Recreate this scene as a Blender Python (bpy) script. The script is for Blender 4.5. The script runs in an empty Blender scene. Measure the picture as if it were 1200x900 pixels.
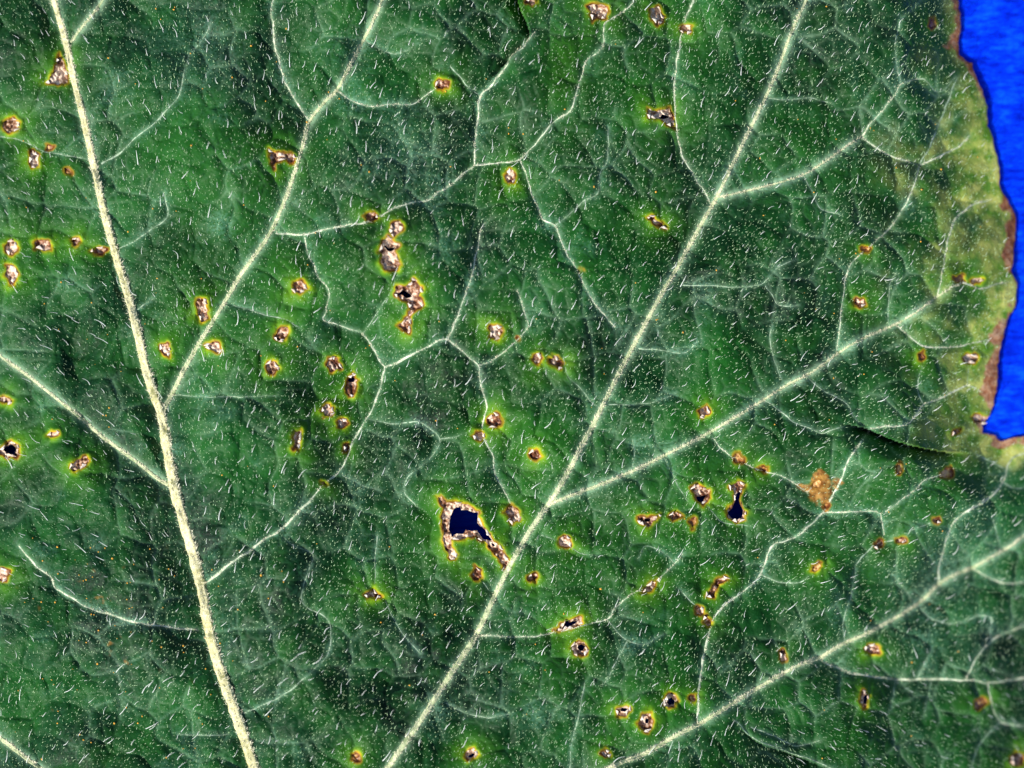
import bpy, math, random
import numpy as np
from mathutils import Vector

# ---------------------------------------------------------------- camera, light, exposure
scene = bpy.context.scene
S = 0.09 / 1200.0            # metres per photo pixel on the leaf: about 9 cm across the frame
D = 0.30                     # camera height above the leaf

cam_d = bpy.data.cameras.new('camera')
cam = bpy.data.objects.new('camera', cam_d)
scene.collection.objects.link(cam)
cam.location = (0, 0, D)
cam_d.sensor_width = 36.0
cam_d.lens = 36.0 * D / 0.09
cam_d.clip_start = 0.01
cam_d.clip_end = 20.0
cam_d.dof.use_dof = True
cam_d.dof.focus_distance = D - 0.0005
cam_d.dof.aperture_fstop = 9.5
scene.camera = cam

SUN_EL = math.radians(42.0)
SUN_FROM = Vector((-0.80, -0.60, 0)).normalized()     # light arrives from the lower left of the leaf
world = bpy.data.worlds.new('World')
scene.world = world
world.use_nodes = True
wn = world.node_tree
bg = wn.nodes['Background']
sky = wn.nodes.new('ShaderNodeTexSky')
sky.sky_type = 'NISHITA'
sky.sun_disc = False
sky.sun_elevation = SUN_EL
sky.sun_rotation = math.atan2(SUN_FROM.x, SUN_FROM.y)
bg.inputs["Strength"].default_value = 0.10
wn.links.new(sky.outputs['Color'], bg.inputs['Color'])

sun_d = bpy.data.lights.new('sun', 'SUN')
sun_d.energy = 4.6
sun_d.angle = math.radians(5.0)
sun_d.color = (1.0, 0.96, 0.88)
sun = bpy.data.objects.new('sun', sun_d)
scene.collection.objects.link(sun)
sdir = Vector((SUN_FROM.x * math.cos(SUN_EL), SUN_FROM.y * math.cos(SUN_EL), math.sin(SUN_EL)))
sun.rotation_euler = sdir.to_track_quat('Z', 'Y').to_euler()
sun.location = sdir * 1.0

vs_ = scene.view_settings
vs_.view_transform = 'Standard'
vs_.look = 'None'
vs_.gamma = 1.0
vs_.exposure = 0.5
vs_.use_curve_mapping = False

rng = np.random.default_rng(7)
random.seed(7)
COL = scene.collection

# ---------------------------------------------------------------- helpers
def world_pos(u, v, z):
    """photo pixel + height above the reference plane (mm) -> metres"""
    zz = np.asarray(z) * 0.001
    k = S * (D - zz) / D
    return np.stack([(np.asarray(u) - 600.0) * k, (450.0 - np.asarray(v)) * k, zz + 0 * np.asarray(u)], -1)

def hash2(ix, iy, seed):
    h = (ix.astype(np.int64) * 374761393 + iy.astype(np.int64) * 668265263 + seed * 974634777) & 0x7fffffff
    h = ((h ^ (h >> 13)) * 1274126177) & 0x7fffffff
    return ((h ^ (h >> 16)) & 0xffff) / 65535.0

def vnoise(u, v, scale, seed):
    q = 0.4 + seed * 1.37; cq, sq = math.cos(q), math.sin(q)
    x = (u * cq - v * sq) / scale; y = (u * sq + v * cq) / scale
    ix = np.floor(x); iy = np.floor(y)
    fx = x - ix; fy = y - iy
    fx = fx * fx * (3 - 2 * fx); fy = fy * fy * (3 - 2 * fy)
    a = hash2(ix, iy, seed); b = hash2(ix + 1, iy, seed)
    c = hash2(ix, iy + 1, seed); d = hash2(ix + 1, iy + 1, seed)
    return (a * (1 - fx) + b * fx) * (1 - fy) + (c * (1 - fx) + d * fx) * fy - 0.5

def fbm(u, v, scale, seed, octv=3):
    r = 0; a = 1.0
    for k in range(octv):
        r = r + a * vnoise(u, v, scale / 2 ** k, seed + 17 * k); a *= 0.5
    return r

def smooth(x):
    x = np.clip(x, 0, 1); return x * x * (3 - 2 * x)

def catmull(pts, step=3.0):
    P = np.array(pts, float)
    if len(P) < 3:
        n = max(2, int(np.hypot(*(P[-1] - P[0])) / step))
        t = np.linspace(0, 1, n + 1)[:, None]
        return P[0] * (1 - t) + P[-1] * t
    Q = np.vstack([2 * P[0] - P[1], P, 2 * P[-1] - P[-2]])
    out = []
    for i in range(1, len(Q) - 2):
        p0, p1, p2, p3 = Q[i - 1], Q[i], Q[i + 1], Q[i + 2]
        n = max(1, int(np.hypot(*(p2 - p1)) / step))
        for k in range(n):
            t = k / n
            out.append(0.5 * ((2 * p1) + (-p0 + p2) * t + (2 * p0 - 5 * p1 + 4 * p2 - p3) * t * t + (-p0 + 3 * p1 - 3 * p2 + p3) * t ** 3))
    out.append(Q[-2])
    return np.array(out)

def poly_sd(U, V, poly):
    """signed distance to a closed polygon, negative inside"""
    P = np.array(poly, float)
    d = np.full(U.shape, 1e9); ins = np.zeros(U.shape, bool)
    for i in range(len(P)):
        a = P[i - 1]; b = P[i]
        e = b - a; L = e @ e + 1e-9
        wx = U - a[0]; wy = V - a[1]
        t = np.clip((wx * e[0] + wy * e[1]) / L, 0, 1)
        d = np.minimum(d, (wx - e[0] * t) ** 2 + (wy - e[1] * t) ** 2)
        c = ((a[1] > V) != (b[1] > V))
        if a[1] != b[1]:
            ins ^= c & (U < (b[0] - a[0]) * (V - a[1]) / (b[1] - a[1]) + a[0])
    d = np.sqrt(d)
    return np.where(ins, -d, d)

def jag(poly, amp, seed, step=3.0):
    """resample a closed outline and roughen it"""
    P = np.array(poly, float); out = []
    for i in range(len(P)):
        a = P[i]; b = P[(i + 1) % len(P)]
        n = max(1, int(np.hypot(*(b - a)) / step))
        for k in range(n): out.append(a + (b - a) * k / n)
    out = np.array(out)
    out[:, 0] += amp * 2 * vnoise(out[:, 0], out[:, 1], 4.0, seed)
    out[:, 1] += amp * 2 * vnoise(out[:, 0], out[:, 1], 4.0, seed + 5)
    return out

def mesh_object(name, verts, faces, mat, parent=None, origin=None, smooth_shade=True, attrs=None):
    verts = np.asarray(verts, np.float64)
    faces = np.asarray(faces, np.int32)
    if origin is not None: verts = verts - np.asarray(origin)
    me = bpy.data.meshes.new(name)
    k = faces.shape[1]
    me.vertices.add(len(verts)); me.vertices.foreach_set('co', verts.astype(np.float32).ravel())
    me.loops.add(faces.size); me.loops.foreach_set('vertex_index', faces.ravel())
    me.polygons.add(len(faces))
    me.polygons.foreach_set('loop_start', np.arange(0, faces.size, k, dtype=np.int32))
    me.polygons.foreach_set('use_smooth', np.full(len(faces), smooth_shade))
    for an, av in (attrs or {}).items():
        at = me.attributes.new(an, 'FLOAT_COLOR', 'POINT')
        at.data.foreach_set('color', np.asarray(av, np.float32).ravel())
    me.update(calc_edges=True)
    me.materials.append(mat)
    o = bpy.data.objects.new(name, me)
    COL.objects.link(o)
    if origin is not None: o.location = origin
    if parent is not None: o.parent = parent
    return o

def sheet(U, V, F, Z, A, skirt):
    """triangulate-free sheet: keep the cells where F > 0, pull border vertices onto F = 0, add a skirt for thickness"""
    gu = np.gradient(F, axis=1) / np.maximum(np.gradient(U, axis=1), 1e-6)
    gv = np.gradient(F, axis=0) / np.maximum(np.gradient(V, axis=0), 1e-6)
    keep = F > 0
    cell = keep[:-1, :-1] | keep[1:, :-1] | keep[:-1, 1:] | keep[1:, 1:]
    used = np.zeros(F.shape, bool)
    used[:-1, :-1] |= cell; used[1:, :-1] |= cell; used[:-1, 1:] |= cell; used[1:, 1:] |= cell
    mv = used & ~keep
    g2 = gu * gu + gv * gv + 1e-4
    k = np.where(mv, -F / g2, 0.0)
    du = np.gradient(U, axis=1) * 1.2; dv = np.gradient(V, axis=0) * 1.2
    U2 = U + np.clip(k * gu, -du, du); V2 = V + np.clip(k * gv, -dv, dv)
    idx = np.full(F.shape, -1, np.int64); idx[used] = np.arange(used.sum())
    q = np.stack([idx[:-1, :-1], idx[1:, :-1], idx[1:, 1:], idx[:-1, 1:]], -1)[cell]
    verts = world_pos(U2[used], V2[used], Z[used])
    att = A[used]
    e = np.concatenate([q[:, [0, 1]], q[:, [1, 2]], q[:, [2, 3]], q[:, [3, 0]]])
    n = len(verts)
    key = np.minimum(e[:, 0], e[:, 1]) * n + np.maximum(e[:, 0], e[:, 1])
    _, first, cnt = np.unique(key, return_index=True, return_counts=True)
    be = e[first[cnt == 1]]
    bi = np.unique(be); low = np.full(n, -1, np.int64); low[bi] = n + np.arange(len(bi))
    vb = verts[bi].copy(); vb[:, 2] -= skirt * 0.001
    sk = np.stack([be[:, 1], be[:, 0], low[be[:, 0]], low[be[:, 1]]], -1)
    return np.vstack([verts, vb]), np.vstack([q, sk]), np.vstack([att, att[bi]])

# ---------------------------------------------------------------- materials
class NT:
    def __init__(s, name):
        s.m = bpy.data.materials.new(name); s.m.use_nodes = True
        s.t = s.m.node_tree; s.p = s.t.nodes['Principled BSDF']
    def n(s, kind, **kw):
        x = s.t.nodes.new(kind)
        for k, v in kw.items():
            if hasattr(x, k): setattr(x, k, v)
        return x
    def l(s, a, b): s.t.links.new(a, b)
    def attr(s, name):
        a = s.n('ShaderNodeAttribute', attribute_name=name)
        sp = s.n('ShaderNodeSeparateColor'); s.l(a.outputs['Color'], sp.inputs[0])
        return sp.outputs[0], sp.outputs[1], sp.outputs[2], a.outputs['Alpha']
    def noise(s, scale, detail=3, rough=0.55, coord=None):
        if coord is None: coord = s.n('ShaderNodeTexCoord').outputs['Object']
        x = s.n('ShaderNodeTexNoise'); x.inputs['Scale'].default_value = scale
        x.inputs['Detail'].default_value = detail; x.inputs['Roughness'].default_value = rough
        s.l(coord, x.inputs['Vector']); return x.outputs['Fac']
    def ramp(s, fac, stops):
        r = s.n('ShaderNodeValToRGB'); e = r.color_ramp.elements
        while len(e) < len(stops): e.new(0.5)
        for k, (p, c) in enumerate(stops):
            e[k].position = p; e[k].color = (*c, 1) if len(c) == 3 else c
        s.l(fac, r.inputs[0]); return r.outputs[0]
    def mix(s, fac, a, b):
        x = s.n('ShaderNodeMix', data_type='RGBA')
        for v, i in ((fac, 0), (a, 6), (b, 7)):
            if isinstance(v, (int, float)): x.inputs[i].default_value = v
            elif isinstance(v, tuple): x.inputs[i].default_value = (*v, 1)
            else: s.l(v, x.inputs[i])
        return x.outputs[2]
    def math(s, op, a, b=0.0, clamp=False):
        x = s.n('ShaderNodeMath', operation=op, use_clamp=clamp)
        for v, i in ((a, 0), (b, 1)):
            if isinstance(v, (int, float)): x.inputs[i].default_value = v
            else: s.l(v, x.inputs[i])
        return x.outputs[0]
    def bump(s, h, strength, dist):
        b = s.n('ShaderNodeBump'); b.inputs['Strength'].default_value = strength; b.inputs['Distance'].default_value = dist
        s.l(h, b.inputs['Height']); s.l(b.outputs[0], s.p.inputs['Normal'])

def mat_blade():
    M = NT('leaf_blade')
    halo_glow, rim, haze, necro = M.attr('tissue')
    yellow, vein, rust, _ = M.attr('tint')
    big = M.noise(90, 3); mid = M.noise(420, 3); fine = M.noise(2600, 2)
    g = M.ramp(big, [(0.36, (0.0006, 0.008, 0.003)), (0.5, (0.0022, 0.027, 0.006)), (0.66, (0.008, 0.074, 0.009))])
    g = M.mix(M.math('MULTIPLY', M.math('SUBTRACT', M.noise(38, 2), 0.47, True), 3.2, True), g, (0.013, 0.084, 0.007))
    g = M.mix(M.math('MULTIPLY', M.math('SUBTRACT', mid, 0.45, True), 1.9, True), g, (0.015, 0.092, 0.010))
    g = M.mix(M.math('MULTIPLY', M.math('SUBTRACT', fine, 0.5, True), 2.0, True), g, (0.013, 0.075, 0.024))
    g = M.mix(M.math('MULTIPLY', vein, 0.62), g, (0.28, 0.42, 0.26))
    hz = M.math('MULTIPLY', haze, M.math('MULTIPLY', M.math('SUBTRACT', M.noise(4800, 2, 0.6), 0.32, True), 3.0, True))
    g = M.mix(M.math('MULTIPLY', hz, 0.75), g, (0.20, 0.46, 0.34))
    g = M.mix(M.math('MULTIPLY', yellow, M.math('ADD', 0.55, M.math('MULTIPLY', mid, 0.7)), True), g,
              M.ramp(M.noise(700, 3), [(0.36, (0.14, 0.30, 0.025)), (0.60, (0.62, 0.62, 0.16))]))
    hcol = M.ramp(halo_glow, [(0.0, (0.012, 0.085, 0.008)), (0.4, (0.045, 0.17, 0.009)), (0.72, (0.14, 0.28, 0.010)), (0.9, (0.34, 0.36, 0.014)), (1.0, (0.46, 0.30, 0.015))])
    g = M.mix(M.math('MULTIPLY', halo_glow, 1.35, True), g, hcol)
    g = M.mix(rim, g, M.ramp(rim, [(0.0, (0.5, 0.33, 0.02)), (0.35, (0.50, 0.20, 0.02)), (0.7, (0.22, 0.06, 0.014)), (1.0, (0.09, 0.022, 0.008))]))
    g = M.mix(rust, g, M.ramp(M.noise(1900, 2), [(0.35, (0.15, 0.05, 0.012)), (0.65, (0.42, 0.21, 0.05))]))
    nec = M.ramp(M.math('ADD', M.math('MULTIPLY', M.noise(1700, 4, 0.7), 0.6), M.math('MULTIPLY', M.noise(300, 2), 0.42)), [(0.32, (0.08, 0.022, 0.012)), (0.46, (0.27, 0.10, 0.045)), (0.58, (0.46, 0.26, 0.15)), (0.72, (0.66, 0.48, 0.36))])
    g = M.mix(necro, g, nec)
    M.l(g, M.p.inputs['Base Color'])
    M.p.inputs['Roughness'].default_value = 0.42
    M.p.inputs['Specular IOR Level'].default_value = 0.07
    M.bump(M.math('ADD', M.noise(5200, 2), M.math('MULTIPLY', M.noise(1700, 2), 0.8)), 0.55, 0.00012)
    return M.m

def mat_vein(name, c0, c1, rough=0.6):
    M = NT(name)
    geo = M.n('ShaderNodeNewGeometry').outputs['Position']
    M.l(M.ramp(M.math('ADD', M.math('MULTIPLY', M.noise(2600, 3, 0.7, geo), 0.6), M.math('MULTIPLY', M.noise(500, 2, 0.5, geo), 0.4)), [(0.36, c0), (0.62, c1)]), M.p.inputs['Base Color'])
    M.p.inputs['Roughness'].default_value = rough
    M.bump(M.noise(4200, 2), 0.5, 0.0001)
    return M.m

def mat_spot(name, edge, mid_, pale, cut):
    M = NT(name)
    e, tone, _, _ = M.attr('tissue')
    f = M.math('ADD', M.math('MULTIPLY', M.noise(3600, 3, 0.65), 0.75), M.math('MULTIPLY', tone, 0.55))
    inner = M.ramp(f, [(cut - 0.16, edge), (cut, mid_), (cut + 0.17, pale)])
    g = M.mix(M.math('MULTIPLY', M.math('SUBTRACT', 1.0, e), 0.65, True), inner, edge)
    M.l(g, M.p.inputs['Base Color'])
    M.p.inputs['Roughness'].default_value = 0.42
    M.p.inputs['Specular IOR Level'].default_value = 0.6
    M.bump(M.noise(5200, 3), 0.6, 0.00012)
    return M.m

def mat_plain(name, c, rough, spec=0.5, trans=0.0):
    M = NT(name)
    M.p.inputs['Base Color'].default_value = (*c, 1)
    M.p.inputs['Roughness'].default_value = rough
    M.p.inputs['Specular IOR Level'].default_value = spec
    return M.m

def mat_cloth():
    M = NT('blue_felt')
    tc = M.n('ShaderNodeTexCoord').outputs['Object']
    mp = M.n('ShaderNodeMapping'); mp.inputs['Rotation'].default_value = (0, 0, math.radians(-38))
    mp.inputs['Scale'].default_value = (0.30, 1.0, 1.0); M.l(tc, mp.inputs['Vector'])
    f = M.math('ADD', M.math('MULTIPLY', M.noise(1900, 4, 0.65, mp.outputs[0]), 0.65), M.math('MULTIPLY', M.noise(260, 3, 0.5), 0.35))
    M.l(M.ramp(f, [(0.36, (0.0, 0.010, 0.50)), (0.5, (0.0, 0.036, 0.80)), (0.64, (0.002, 0.105, 0.95))]), M.p.inputs['Base Color'])
    M.p.inputs['Roughness'].default_value = 0.95
    M.p.inputs['Specular IOR Level'].default_value = 0.05
    M.bump(M.noise(2400, 3, 0.6, mp.outputs[0]), 0.25, 0.0001)
    return M.m

MB = mat_blade()
M_MID = mat_vein('midrib_cream', (0.38, 0.37, 0.14), (0.82, 0.76, 0.45))
M_SIDE = mat_vein('side_vein_pale', (0.26, 0.34, 0.15), (0.60, 0.64, 0.38))
M_LET = mat_vein('veinlet_pale_green', (0.12, 0.20, 0.10), (0.74, 0.78, 0.60))
M_LET2 = mat_vein('veinlet_green', (0.04, 0.11, 0.04), (0.46, 0.58, 0.42))
M_PALE = mat_spot('papery_dead_tissue', (0.14, 0.045, 0.016), (0.42, 0.24, 0.14), (0.74, 0.58, 0.45), 0.54)
M_BROWN = mat_spot('brown_dead_tissue', (0.09, 0.024, 0.008), (0.30, 0.125, 0.055), (0.68, 0.50, 0.38), 0.60)
M_ORANGE = mat_spot('rusty_dead_tissue', (0.13, 0.036, 0.008), (0.32, 0.12, 0.025), (0.60, 0.36, 0.13), 0.58)
M_FLAP = mat_spot('torn_membrane', (0.30, 0.13, 0.06), (0.60, 0.42, 0.30), (0.80, 0.70, 0.60), 0.47)
M_HAIR = mat_plain('hair_white', (0.74, 0.80, 0.74), 0.30, 0.7)
M_HAIRS = mat_plain('hair_short', (0.44, 0.64, 0.36), 0.30, 0.7)
M_HAIRV = mat_plain('hair_cream', (0.88, 0.84, 0.62), 0.35, 0.6)
M_POL = mat_plain('pollen_yellow', (0.72, 0.36, 0.04), 0.6)
M_CLOTH = mat_cloth()

# ---------------------------------------------------------------- traced layout (photo pixels)
MARGIN = [(1123, 0), (1125, 15), (1126, 33), (1123, 50), (1125, 63), (1131, 70), (1139, 74), (1142, 85), (1149, 100), (1153, 111), (1157, 126),
          (1158, 147), (1163, 160), (1168, 180), (1172, 197), (1171, 217), (1176, 227), (1181, 234), (1187, 246), (1191, 257), (1190, 280),
          (1187, 292), (1188, 303), (1185, 318), (1192, 331), (1191, 346), (1190, 357), (1184, 368), (1179, 382), (1173, 405), (1170, 424),
          (1169, 450), (1164, 475), (1158, 491), (1151, 497), (1151, 507), (1159, 508), (1167, 511), (1173, 518), (1183, 513), (1200, 512)]
OUT_A = [(1225, 514), (1290, 534), (1350, 600), (1380, 740), (1330, 900), (1180, 1040), (960, 1110), (700, 1130), (500, 1105), (385, 1070),
         (355, 1090), (315, 1075), (200, 1110), (0, 1080), (-250, 980), (-470, 780), (-590, 520), (-640, 220), (-630, -80), (-560, -370),
         (-430, -620), (-260, -820), (-95, -960), (120, -860), (400, -700), (680, -520), (880, -350), (1010, -200), (1090, -80)]
OUTLINE = jag(np.vstack([MARGIN, catmull(OUT_A, 30)]), 1.3, 3, 4.0)

# veins: (points, width at start, width at end, kind)   kind 0 midrib, 1 side vein, 2 clear veinlet, 3 faint veinlet
VEINS = []
def V_(k, w0, w1, *p): VEINS.append((list(p), w0, w1, k))
V_(0, 21, 2, (355, 1085), (325, 985), (298, 900), (285, 860), (272, 825), (258, 785), (246, 740), (236, 690), (224, 640), (213, 605), (203, 565), (195, 520), (188, 483),
   (180, 462), (170, 428), (160, 385), (148, 340), (133, 290), (120, 240), (108, 185), (98, 140), (86, 90), (76, 45), (63, 0), (20, -140), (-30, -350), (-70, -650), (-93, -940))
V_(1, 9, 2, (190, 483), (201, 463), (216, 433), (233, 403), (251, 374), (268, 346), (283, 321), (299, 299), (313, 279), (323, 260), (336, 229), (346, 199), (355, 170),
   (362, 143), (380, 120), (395, 105), (409, 79), (426, 47), (437, 25), (448, 0), (480, -80), (500, -240), (490, -420))
V_(1, 7, 2, (197, 568), (185, 561), (165, 545), (141, 527), (120, 512), (96, 491), (70, 470), (40, 446), (20, 431), (0, 417), (-60, 370), (-180, 300), (-340, 130), (-480, -60))
V_(1, 5, 2, (83, 50), (95, 33), (110, 15), (122, -2), (160, -60), (230, -220), (240, -380))
V_(1, 13, 2, (355, 1085), (400, 990), (455, 900), (470, 878), (485, 856), (500, 834), (514, 812), (529, 789), (545, 765), (558, 744), (570, 720), (582, 694), (595, 668), (610, 641),
   (625, 616), (640, 595), (655, 572), (668, 549), (681, 524), (695, 498), (709, 470), (722, 444), (735, 419), (748, 395), (761, 371), (775, 345), (790, 320), (803, 297), (815, 275),
   (828, 252), (838, 235), (848, 215), (860, 190), (872, 165), (886, 137), (900, 108), (912, 80), (922, 52), (932, 27), (945, 0), (985, -90), (1000, -180))
V_(1, 6.5, 3, (644, 591), (661, 584), (690, 573), (720, 561), (750, 548), (776, 535), (800, 523), (826, 510), (846, 498), (870, 484), (899, 466), (924, 450), (945, 440), (965, 427),
   (985, 412), (1005, 400), (1030, 388), (1050, 380), (1075, 365), (1098, 348), (1115, 337), (1128, 331))
V_(1, 4, 2.2, (843, 231), (865, 226), (890, 220), (920, 212), (945, 203), (970, 187), (990, 173), (1010, 160))
V_(1, 12, 3, (355, 1085), (450, 1025), (600, 955), (720, 897), (741, 889), (765, 878), (790, 863), (816, 850), (840, 836), (865, 820), (890, 805), (916, 790), (940, 778), (960, 771), (985, 756),
   (1010, 745), (1035, 732), (1060, 718), (1080, 704), (1100, 685), (1116, 675), (1140, 665), (1165, 651), (1186, 639), (1200, 628), (1260, 590), (1330, 570))
V_(1, 11, 2, (355, 1085), (250, 1020), (120, 945), (50, 902), (30, 888), (15, 876), (0, 865), (-80, 810), (-250, 690), (-420, 480), (-560, 200))
V_(1, 10, 2, (355, 1085), (200, 1060), (0, 1020), (-200, 930), (-400, 760))
V_(2, 3.2, 3, (323, 273), (345, 275), (365, 273), (395, 266), (420, 262), (440, 257), (460, 245), (480, 238), (500, 235), (515, 225), (530, 215), (545, 202), (556, 194))
V_(2, 3, 2, (556, 194), (575, 192), (600, 190), (610, 187), (620, 177), (635, 160), (650, 142), (668, 130), (675, 110), (682, 90), (687, 72), (703, 58), (707, 48), (708, 28), (716, 22), (740, 5), (745, -30))
V_(2, 3, 3.5, (556, 194), (556, 172), (560, 140), (563, 113), (575, 101), (590, 82), (600, 66), (615, 52), (626, 39))
V_(2, 2.2, 1.6, (609, 187), (617, 205), (622, 225), (631, 243), (637, 257), (650, 264), (655, 276), (665, 298), (673, 312), (680, 325), (690, 345), (705, 365), (720, 383))
V_(3, 2, 1.3, (651, 264), (668, 251), (683, 236), (700, 226), (703, 205), (712, 184), (713, 148))
V_(2, 2.2, 1.4, (396, 107), (410, 117), (425, 122), (440, 125), (460, 122), (484, 122), (500, 110), (514, 102))
V_(3, 2, 1.4, (528, 78), (540, 92), (553, 106), (563, 112))
V_(3, 1.8, 1.2, (427, 47), (440, 55), (462, 63), (480, 58))
V_(2, 2.6, 2.4, (362, 142), (351, 125), (340, 108), (331, 88), (325, 65), (322, 55), (320, 30), (318, 10), (326, -15))
V_(3, 2.6, 1.8, (119, 192), (140, 180), (160, 160), (180, 146), (195, 128), (210, 111), (217, 80), (222, 64), (236, 48), (246, 28))
V_(3, 2.6, 1.6, (140, 291), (160, 280), (180, 266), (196, 254), (193, 225))
V_(2, 1.8, 1.4, (356, 275), (360, 295), (366, 308), (373, 325), (385, 341), (382, 365), (378, 374), (395, 380), (412, 386), (425, 391))
V_(2, 2.4, 2.8, (425, 391), (435, 403), (443, 418), (451, 430))
V_(2, 3, 3.8, (451, 430), (447, 450), (440, 470), (430, 490), (421, 505), (412, 520), (403, 545), (390, 560), (378, 568), (365, 585), (348, 602), (330, 620), (310, 632), (290, 647), (270, 660), (255, 672), (241, 684))
V_(2, 3, 3, (451, 430), (465, 425), (485, 415), (500, 407), (514, 399), (525, 398))
V_(2, 2.6, 2, (525, 398), (531, 384), (536, 370), (545, 347), (552, 326), (557, 303), (561, 286), (563, 268), (568, 262))
V_(2, 2.6, 2.2, (525, 398), (536, 406), (550, 420), (561, 429), (562, 445), (566, 460), (570, 474), (568, 490), (564, 506), (570, 520), (577, 535), (580, 555), (590, 572), (598, 590))
V_(2, 1.7, 1.3, (561, 429), (580, 421), (595, 408), (608, 396), (619, 382), (613, 362), (606, 340))
V_(3, 1.8, 1.3, (425, 391), (440, 370), (451, 352), (461, 335), (463, 318))
V_(3, 2, 1.5, (273, 357), (290, 362), (310, 369), (333, 374), (352, 385))
V_(3, 1.8, 1.2, (204, 463), (240, 465), (290, 465), (326, 463))
V_(3, 2.4, 1.6, (159, 363), (170, 356), (180, 350))
V_(3, 1.8, 1.5, (430, 490), (460, 497), (485, 494), (500, 499), (515, 515), (510, 529), (495, 545), (478, 560), (474, 577), (490, 595))
V_(3, 1.6, 1.2, (401, 556), (420, 566), (445, 575)); V_(3, 1.6, 1.2, (515, 515), (533, 512), (548, 507))
V_(2, 3.2, 2.2, (231, 738), (215, 737), (195, 735), (170, 731), (150, 727), (130, 720), (112, 716), (95, 708), (80, 698), (65, 690), (60, 677), (45, 665), (35, 655), (22, 640))
V_(3, 2, 1.4, (268, 860), (240, 862), (208, 861))
V_(3, 2, 1.6, (285, 836), (310, 826), (331, 815), (351, 800), (370, 782), (385, 765), (387, 735), (380, 722), (360, 712), (353, 703), (356, 685), (362, 668), (366, 650), (345, 640), (333, 630))
V_(3, 1.8, 1.6, (0, 160), (25, 165), (50, 177), (80, 182), (104, 187))
V_(2, 2.2, 1.8, (563, 745), (590, 746), (620, 746), (645, 742), (665, 738), (690, 731), (712, 726), (720, 713), (735, 700), (754, 690), (770, 681), (790, 660), (800, 649))
V_(3, 1.8, 1.3, (712, 726), (722, 739), (735, 751), (755, 755), (780, 742)); V_(3, 1.7, 1.2, (735, 752), (725, 770), (715, 790), (706, 803))
V_(3, 1.7, 1.2, (634, 627), (655, 634), (680, 648), (700, 651)); V_(3, 1.7, 1.2, (790, 660), (778, 648), (757, 640), (748, 655))
V_(3, 1.9, 1.7, (685, 800), (682, 815), (680, 830), (675, 850), (670, 872), (668, 905))
V_(3, 1.8, 1.2, (523, 824), (545, 835), (570, 841), (600, 836)); V_(3, 1.7, 1.3, (442, 628), (440, 650), (439, 690))
V_(3, 1.6, 1.2, (452, 703), (458, 718), (472, 742), (492, 766)); V_(3, 1.5, 1.2, (566, 682), (573, 692), (580, 698))
V_(2, 2.6, 2.2, (818, -25), (812, 0), (804, 20), (798, 45), (793, 75), (790, 108), (792, 140), (797, 174), (810, 200), (825, 224), (834, 240))
V_(3, 1.9, 1.3, (800, 334), (830, 335), (860, 337), (890, 334), (900, 325), (915, 311), (932, 304)); V_(3, 1.7, 1.2, (897, 335), (905, 346), (913, 358), (935, 358))
V_(3, 1.7, 1.2, (905, 380), (903, 400), (910, 430), (917, 447)); V_(3, 1.6, 1.3, (1041, 380), (1041, 356), (1043, 334), (1050, 320))
V_(3, 1.8, 1.2, (898, 114), (920, 117), (950, 115), (975, 122)); V_(3, 1.7, 1.2, (941, 206), (952, 225), (962, 245), (985, 252))
V_(2, 2, 1.6, (835, 513), (850, 530), (870, 542), (895, 552), (913, 557), (930, 566), (946, 577)); V_(3, 1.8, 1.4, (895, 468), (915, 482), (930, 495), (950, 502), (963, 508), (975, 503), (1000, 500), (1018, 503))
V_(3, 1.9, 1.4, (945, 441), (965, 458), (992, 472), (1000, 488), (1012, 499))
V_(3, 1.7, 1.2, (748, 408), (775, 410), (800, 414), (817, 400)); V_(3, 1.8, 1.2, (713, 474), (745, 474), (770, 470), (792, 461)); V_(3, 1.5, 1.1, (739, 556), (744, 535), (741, 515))
V_(3, 1.5, 1.1, (778, 535), (787, 555), (796, 573), (808, 590))
V_(3, 1.6, 1.2, (660, 418), (665, 440), (680, 455), (698, 476), (706, 478))
V_(2, 2.4, 1.8, (1010, 160), (1020, 145), (1035, 128), (1048, 112), (1056, 99), (1075, 92)); V_(2, 2.6, 2.4, (1010, 161), (1030, 175), (1052, 186), (1077, 194))
V_(2, 2.8, 2, (1077, 194), (1090, 188), (1110, 179), (1125, 170), (1136, 159)); V_(2, 2.2, 1.8, (1077, 195), (1072, 215), (1065, 232), (1056, 248), (1044, 266), (1030, 278), (1016, 291), (1002, 304), (992, 320), (988, 350), (984, 380), (980, 411))
V_(3, 3, 2.4, (1077, 194), (1090, 170), (1102, 140), (1112, 115), (1122, 90)); V_(3, 2.2, 1.6, (1056, 99), (1080, 92), (1100, 108), (1120, 90)); V_(3, 2, 1.4, (1056, 98), (1051, 75), (1050, 48), (1056, 20))
V_(2, 2.4, 2.6, (1098, 348), (1104, 320), (1108, 298), (1112, 276), (1120, 256), (1136, 242), (1160, 234))
V_(2, 2.4, 2, (1052, 382), (1062, 392), (1076, 402), (1086, 406), (1100, 407), (1120, 406), (1140, 402), (1156, 399)); V_(2, 3, 2.4, (1128, 331), (1136, 334), (1148, 338), (1165, 334), (1181, 330))
V_(2, 3, 2.4, (1020, 502), (1035, 500), (1055, 499), (1066, 495), (1075, 485), (1082, 475), (1100, 468), (1120, 457), (1134, 452), (1149, 459)); V_(3, 2, 1.4, (1134, 452), (1134, 440), (1136, 428)); V_(3, 2, 1.3, (1082, 475), (1076, 458), (1077, 440), (1082, 425))
V_(2, 3, 3, (1020, 502), (1010, 517), (1000, 531), (991, 547), (984, 566), (972, 588), (964, 601)); V_(2, 3, 3.4, (964, 601), (954, 611), (935, 628), (908, 638), (900, 650), (891, 673), (875, 690), (855, 705), (838, 722), (832, 738), (825, 765), (820, 800), (818, 838), (818, 848))
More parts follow.
